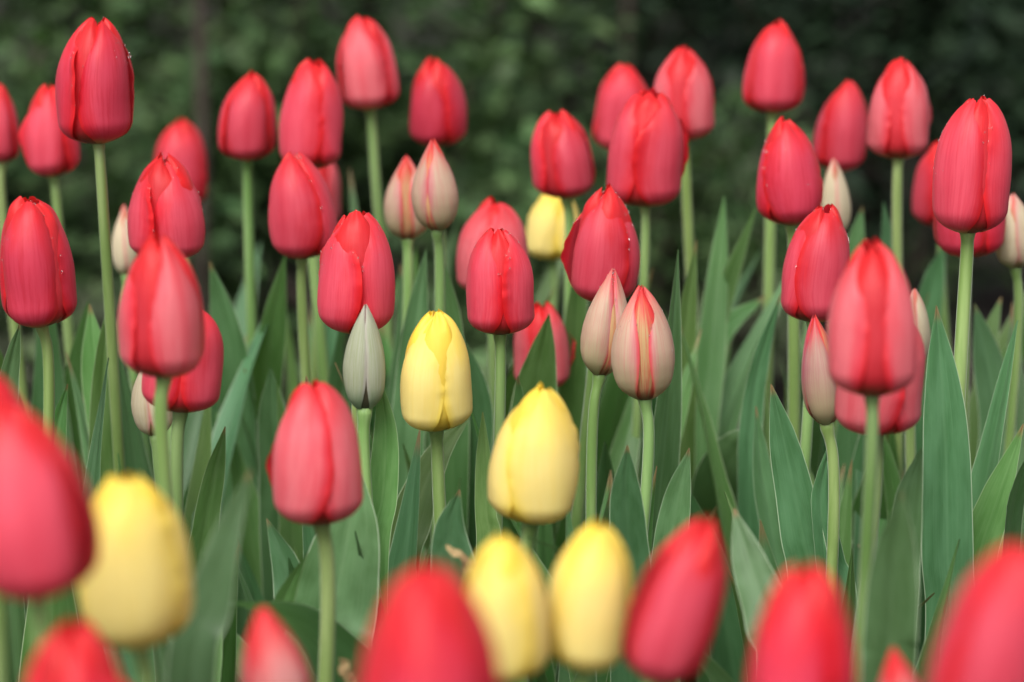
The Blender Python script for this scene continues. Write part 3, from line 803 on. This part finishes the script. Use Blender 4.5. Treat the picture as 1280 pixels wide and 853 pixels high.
# leaves drawn from the photo: plant, distance, [(px, py, full width px) tip -> down], turn of the face, fold
LEAVES = [
 (38, 1.36, [(1170, 382, 1), (1177, 470, 42), (1182, 560, 60), (1184, 690, 66), (1186, 800, 60)], 8, .18, 0),
 (34, 1.40, [(964, 480, 1), (982, 560, 40), (1002, 660, 54), (1016, 760, 58)], -14, .25, 0),
 (33, 1.52, [(944, 508, 1), (952, 590, 30), (968, 680, 38), (978, 770, 42)], 30, .3, 0),
 (35, 1.13, [(1127, 612, 1), (1118, 690, 54), (1112, 790, 68), (1108, 880, 70)], 12, .3, 0),
 (38, 1.40, [(1280, 530, 1), (1248, 620, 40), (1222, 700, 56), (1205, 780, 60)], -28, .25, 1),
 (40, 1.37, [(1296, 545, 1), (1272, 610, 26), (1262, 680, 30), (1258, 760, 34)], 40, .4, 0),
 (39, 1.62, [(1218, 380, 1), (1234, 450, 38), (1246, 530, 46), (1240, 620, 46)], 10, .3, 0),
 (40, 1.66, [(1252, 372, 1), (1238, 420, 24), (1230, 480, 30), (1226, 560, 32)], -30, .3, 1),
 (18, 1.39, [(604, 515, 1), (605, 570, 20), (608, 640, 30), (612, 720, 36)], -25, .3, 1),
 (17, 1.375, [(474, 470, 1), (482, 540, 30), (478, 620, 40), (464, 720, 46)], -10, .25, 1),
 (18, 1.45, [(588, 520, 1), (548, 570, 34), (516, 650, 56), (500, 740, 62)], -30, .35, 1),
 (47, 1.33, [(334, 648, 1), (358, 706, 40), (372, 780, 56), (380, 860, 56)], -30, .2, 0),
 (47, 1.30, [(446, 575, 1), (436, 660, 76), (420, 750, 108), (408, 850, 108)], 5, .22, 0),
 (47, 1.26, [(384, 690, 1), (356, 745, 28), (338, 800, 36), (330, 870, 38)], 25, .3, 1),
 (48, 1.07, [(313, 588, 1), (284, 670, 36), (262, 760, 56), (240, 870, 66)], -12, .35, 0),
 (44, 1.37, [(281, 533, 1), (268, 590, 26), (256, 660, 34), (250, 740, 38)], 15, .35, 1),
 (24, 1.32, [(784, 556, 1), (782, 610, 36), (785, 670, 48), (788, 760, 52)], 5, .25, 0),
 (25, 1.58, [(950, 542, 1), (925, 560, 50), (902, 610, 74), (900, 700, 70)], -10, .15, 0),
 (53, 1.25, [(918, 636, 1), (936, 700, 44), (962, 780, 62), (975, 870, 66)], -15, .3, 0),
 (22, 1.45, [(847, 312, 1), (842, 400, 17), (834, 520, 36), (822, 640, 50), (815, 740, 52)], 20, .35, 0),
 (29, 1.68, [(905, 246, 1), (898, 330, 24), (888, 450, 38), (876, 580, 44)], 0, .3, 1),
 (28, 1.66, [(946, 258, 1), (905, 370, 30), (870, 490, 42), (848, 620, 48)], -25, .3, 1),
 (29, 1.56, [(976, 366, 1), (950, 450, 24), (938, 530, 30), (936, 620, 34)], 20, .35, 0),
 (28, 1.74, [(958, 370, 1), (900, 420, 34), (868, 520, 46), (850, 640, 46)], -20, .2, 1),
 (27, 1.60, [(870, 300, 1), (858, 400, 26), (850, 520, 40), (845, 640, 44)], 12, .3, 1),
 (5, 1.62, [(262, 326, 1), (280, 400, 34), (296, 490, 46), (300, 600, 50)], -10, .3, 0),
 (5, 1.64, [(356, 318, 1), (342, 400, 34), (330, 490, 44), (322, 590, 46)], 15, .3, 1),
 (10, 1.58, [(338, 460, 1), (340, 520, 40), (350, 600, 56), (352, 690, 56)], 10, .3, 0),
 (3, 1.50, [(138, 370, 1), (130, 450, 26), (128, 550, 36), (134, 680, 42)], 10, .3, 1),
 (3, 1.53, [(112, 380, 1), (122, 460, 40), (140, 570, 52), (146, 700, 52)], -12, .25, 1),
 (42, 1.40, [(24, 404, 1), (14, 450, 22), (4, 520, 34), (2, 620, 40)], 25, .3, 0),
 (42, 1.42, [(84, 480, 1), (72, 530, 22), (64, 600, 34), (60, 700, 38)], 18, .3, 1),
 (2, 1.62, [(110, 376, 1), (100, 450, 30), (90, 540, 40), (88, 640, 44)], 0, .3, 1),
 (19, 1.52, [(686, 392, 1), (678, 440, 34), (668, 500, 56), (660, 600, 60)], 5, .3, 1),
 (13, 1.58, [(532, 312, 1), (520, 400, 32), (512, 500, 44), (508, 600, 46)], 10, .3, 0),
 (13, 1.56, [(552, 316, 1), (562, 400, 30), (566, 500, 40), (566, 600, 44)], -10, .3, 1),
 (12, 1.66, [(500, 330, 1), (508, 420, 30), (500, 520, 40), (495, 620, 42)], 0, .3, 0),
 (31, 1.68, [(1104, 252, 1), (1112, 320, 24), (1118, 400, 36), (1120, 500, 40)], 5, .3, 0),
 (30, 1.72, [(1078, 258, 1), (1070, 310, 24), (1066, 400, 36), (1066, 500, 40)], -5, .3, 0),
 (37, 1.74, [(1180, 306, 1), (1164, 360, 34), (1152, 440, 42), (1148, 530, 44)], 20, .3, 0),
 (15, 1.44, [(648, 470, 1), (650, 530, 26), (645, 600, 36), (640, 690, 40)], -20, .3, 1),
 (36, 1.30, [(1152, 560, 1), (1138, 620, 36), (1130, 700, 44), (1126, 790, 46)], -20, .3, 0),
 (34, 1.40, [(1040, 545, 1), (1026, 620, 34), (1036, 700, 46), (1050, 780, 48)], 30, .3, 0),
 (14, 1.56, [(585, 430, 1), (596, 500, 40), (590, 580, 56), (585, 680, 56)], -20, .25, 0),
 (20, 1.60, [(735, 280, 1), (722, 370, 24), (716, 470, 36), (716, 580, 40)], 10, .3, 1),
 (16, 1.42, [(382, 470, 1), (392, 540, 44), (405, 620, 60), (414, 720, 62)], 20, .25, 0),
 (50, 1.30, [(574, 612, 1), (562, 660, 40), (566, 720, 60), (575, 800, 62)], 12, .2, 0),
 (24, 1.42, [(862, 560, 1), (848, 620, 34), (838, 690, 46), (832, 780, 48)], -15, .3, 0),
 (50, 1.22, [(557, 682, 3), (566, 691, 13), (577, 697, 15), (584, 712, 16), (590, 760, 18)], 30, .6, 2),
 (47, 1.18, [(426, 822, 3), (432, 829, 15), (430, 838, 17), (436, 850, 16), (440, 890, 16)], -30, .6, 2),
 (54, 1.00, [(487, 742, 1), (466, 800, 30), (448, 870, 44), (430, 960, 50)], 60, .4, 0),
]

PLANTS = {}
HEADS = [(cx, cy, w, h, d) for (_, _, cx, cy, w, h, d, *_r) in T]


def blocks_head(spine, own_d):
    """would this leaf cover a flower head standing behind it?"""
    for p in spine:
        x, y, d = proj(p)
        for cx, cy, w, h, hd in HEADS:
            if d < hd + 0.02 and abs(x - cx) < w * 0.62 and abs(y - cy) < h * 0.58:
                return True
    return False


for (num, kind, cx, cy, w, h, d, seam, tilt, lean, wscale, label) in T:
    rng = random.Random(num * 17 + 3)
    mo, mi = KINDS[kind]
    bud = kind in ('bud', 'dusty', 'mauve', 'green', 'cream')
    C = at(cx, cy, d)
    Wm, Hm = w / FPX * d, h / FPX * d
    tl = math.radians(tilt)
    axis = (Vector((math.sin(tl), 0, math.cos(tl))) + Vector((0, rng.uniform(-.06, .06), 0))).normalized()
    bottom = C - axis * (Hm * 0.5)
    drop = bottom.z
    base = Vector((bottom.x + lean / 300.0 * drop * 0.9 - tl * 0.02 + rng.uniform(-.006, .006), bottom.y + rng.uniform(-.02, .02), -0.012))
    root = thing("tulip", base, label, "tulip", GROUPS[kind])
    # stem
    mid1 = bottom.lerp(base, 0.45) + Vector((-lean / 300.0 * 0.02 + rng.uniform(-.012, .012), rng.uniform(-.010, .010), 0))
    top_in = bottom + axis * (Hm * 0.035)
    near = bottom - axis * 0.035
    pts = catmull([tuple(base - base), tuple(mid1 - base), tuple(near - base), tuple(top_in - base)], 26)
    sr = (0.0027 if bud else 0.0028) * rng.uniform(.85, 1.12)
    radii = [sr * (1.30 - 0.3 * i / 25) + 0.0010 * sstep(22, 25, i) for i in range(26)]
    V, F = tube(pts, radii, 12)
    mesh_obj("stem", V, F, M_STEM, root)
    # blossom: the small receptacle, the petals around it
    V, F = tube([(0, 0, -0.001), (0, 0, Hm * .02), (0, 0, Hm * .05), (0, 0, Hm * .30), (0, 0, Hm * .42)],
                [sr * 1.0, Wm * .13, Wm * .15, Wm * .10, Wm * .04], 12)
    blossom = mesh_obj("blossom", V, F, M_BASE, root)
    blossom.location = bottom - base
    blossom.rotation_euler = Vector((0, 0, 1)).rotation_difference(axis).to_euler()
    # turn so that the gap between two outer petals faces where the photo shows it
    rot = math.asin(max(-1, min(1, seam)))
    prof = PROF_BUD if bud else PROF_WIDE if num in (48, 16) else (PROF_ROUND if kind in ('pink', 'yellow') or num % 3 == 0 else PROF_FLOWER)
    full = rng.uniform(.90, 1.08) if bud else 1.05 if num == 50 else rng.uniform(.70, 1.08)
    prof = (lambda t, f=prof, k=full: f(t) ** k)
    R0 = Wm / 2 * 0.985
    rough = 0.3 if bud else 1.0
    front = SEAM_AT.get(num) or rng.choice(('groove', 'left', 'right', 'left', 'right', 'vee'))
    seams = [front] + [rng.choice(('groove', 'left', 'right', 'curl_left', 'curl_right')) for _ in range(2)]
    if bud:
        seams[1:] = ['tight', 'tight']
    if num in SEAM_SIDES:
        seams[1:] = SEAM_SIDES[num]
    twist = TWIST.get(num, rng.uniform(-.14, .14))
    bend = (rng.uniform(-.10, .10), rng.uniform(-.08, .08)) if bud else (rng.uniform(-.20, .20), rng.uniform(-.12, .12))
    petals = []
    for k in range(3):          # petal k stands between seam k (on its left) and seam k + 1 (on its right)
        th = rot + math.radians(60 + 120 * k)
        petals.append(petal(blossom, R0, Hm, th, False, prof, SEAMS[seams[k]][1], SEAMS[seams[(k + 1) % 3]][0], mo, rng,
                            tall=rng.uniform(.965, .99) if bud else rng.uniform(.91, .985), rough=rough, twist=twist, lobe=.05 if bud else .085,
                            lean=0 if bud else rng.uniform(-.02, .09), bend=bend))
    for k in range(3):
        th = rot + math.radians(120 * k)
        side = (1.0, rng.uniform(-.03, .02), 0, 0)
        petals.append(petal(blossom, R0, Hm, th, True, prof, side, (1.0, rng.uniform(-.03, .02), 0, 0), mi, rng,
                            tall=rng.uniform(.945, 1.005), rough=rough * 1.2, twist=twist, lobe=.02, bend=bend))
    if num in DEWY:
        spots = []
        for pi, pt in enumerate(petals):
            vs = pt.data.vertices
            for _ in range(30 if pi < 3 else 14):
                edge = rng.random() < .6
                j = min(NV - 1, int(NV * (0.35 + 0.65 * rng.random() ** 0.5)))
                i = rng.choice((0, 0, 1, 2, NU - 1, NU - 1, NU - 2, NU - 3)) if edge else rng.randrange(NU)
                co = Vector(vs[j * NU + i].co)
                out = Vector((co.x, co.y, 0.003)).normalized()
                r = rng.uniform(.00022, .00062) if edge else rng.uniform(.00015, .00032)
                spots.append((co + out * r * 0.6, r))
        V, F = sphere_bits(rng, spots)
        dw = mesh_obj("dew", V, F, m_dew, blossom)
        dw['kind'] = 'stuff'
    PLANTS[num] = (root, base, bottom, rng, d)

# the leaves one can tell apart in the photo
own = {}
for (num, d, pts, turn, fold, fresh) in LEAVES:
    root, base, bottom, rng, hd = PLANTS[num]
    tip = at(pts[0][0], pts[0][1], d)
    P, Wd = [], []
    for x, y, w in pts:                     # the blade leans from its plant's base to its tip
        p = tip
        for _ in range(4):
            f = max(0.0, min(1.0, p.z / tip.z))
            p = at_y(x, y, base.y + (tip.y - base.y) * f ** 0.8)
        P.append(p)
        Wd.append(max(0.0006, w / FPX * (p - EYE).dot(FWD)))
    low = Vector((base.x * 0.85 + P[-1].x * 0.15, base.y * 0.85 + P[-1].y * 0.15, 0.012))
    if (P[-1] - low).length > 0.14:
        mid = P[-1].lerp(low, 0.5) + Vector(((P[-1].x - low.x) * 0.15, (P[-1].y - low.y) * 0.15, 0))
        P.append(mid); Wd.append(Wd[-1] * 0.95)
    P.append(low); Wd.append(Wd[-1] * 0.6)
    q = catmull([(p.x, p.y, p.z, w) for p, w in zip(P, Wd)], 44)[::-1]
    spine = [Vector(a[:3]) for a in q]
    n = len(spine)
    widths = []
    for j, a in enumerate(q):
        widths.append(max(0.0006, a[3]))
    hints = []
    for j, p in enumerate(spine):
        Tn = (spine[min(n - 1, j + 1)] - spine[max(0, j - 1)]).normalized()
        hint = (EYE - p).normalized()
        hints.append(Matrix.Rotation(math.radians(turn + 18 * (j / n - 0.5) * rng.uniform(.3, 1.0)), 3, Tn) @ hint)
    lf = leaf_mesh(root, spine, widths, hints, (M_LEAF, M_LEAF_FRESH, M_DRY)[fresh], rng, fold, 0.17 if fresh < 2 else 0.5, base)
    if fresh == 2:
        lf['label'] = "withered brown leaf with a curled tip"
    own[num] = own.get(num, 0) + 1

# the rest of every plant's leaves
for num, (root, base, bottom, rng, d) in PLANTS.items():
    want = 7 if d > 1.45 else 6 if d > 1.25 else 4
    made = own.get(num, 0)
    tries = 0
    az0 = rng.uniform(0, 2 * math.pi)
    while made < want and tries < 160:
        tries += 1
        az = (math.pi / 2 if (made + num) % 2 else -math.pi / 2) + rng.uniform(-1.0, 1.0)
        L = rng.uniform(.28, .48) * (1 if d > 1.2 else 0.8)
        e0 = math.radians(rng.uniform(80, 89))
        bend = math.radians(rng.uniform(2, 30) if rng.random() < .88 else rng.uniform(40, 80))
        dirh = Vector((math.cos(az), math.sin(az), 0))
        p = dirh * 0.004 + Vector((0, 0, rng.uniform(.005, .04)))
        n = 34
        spine, hints = [], []
        yaw = rng.uniform(-.5, .5)
        for j in range(n):
            s = j / (n - 1)
            spine.append(p.copy())
            el = e0 - bend * s ** 1.7
            dh = Matrix.Rotation(yaw * s, 3, 'Z') @ dirh
            Tn = dh * math.cos(el) + Vector((0, 0, math.sin(el)))
            hints.append((Vector((0, 0, 1)) * math.cos(el) - dh * math.sin(el)) + Vector((rng.uniform(-.01, .01), 0, 0)))
            p = p + Tn * (L / (n - 1))
        wsp = [base + q for q in spine]
        if blocks_head(wsp, d):
            continue
        if max(q.z for q in wsp) > bottom.z - 0.02:
            continue
        tw = rng.uniform(-.7, .7)
        hh = []
        for j in range(n):
            Tn = (spine[min(n - 1, j + 1)] - spine[max(0, j - 1)]).normalized()
            hh.append(Matrix.Rotation(tw * j / n, 3, Tn) @ hints[j])
        Wl = rng.uniform(.026, .048)
        leaf_mesh(root, spine, [Wl * LEAF_W(j / (n - 1)) for j in range(n)], hh,
                  M_LEAF_FRESH if rng.random() < .5 else M_LEAF, rng, rng.uniform(.2, .95), 0.26)
        made += 1
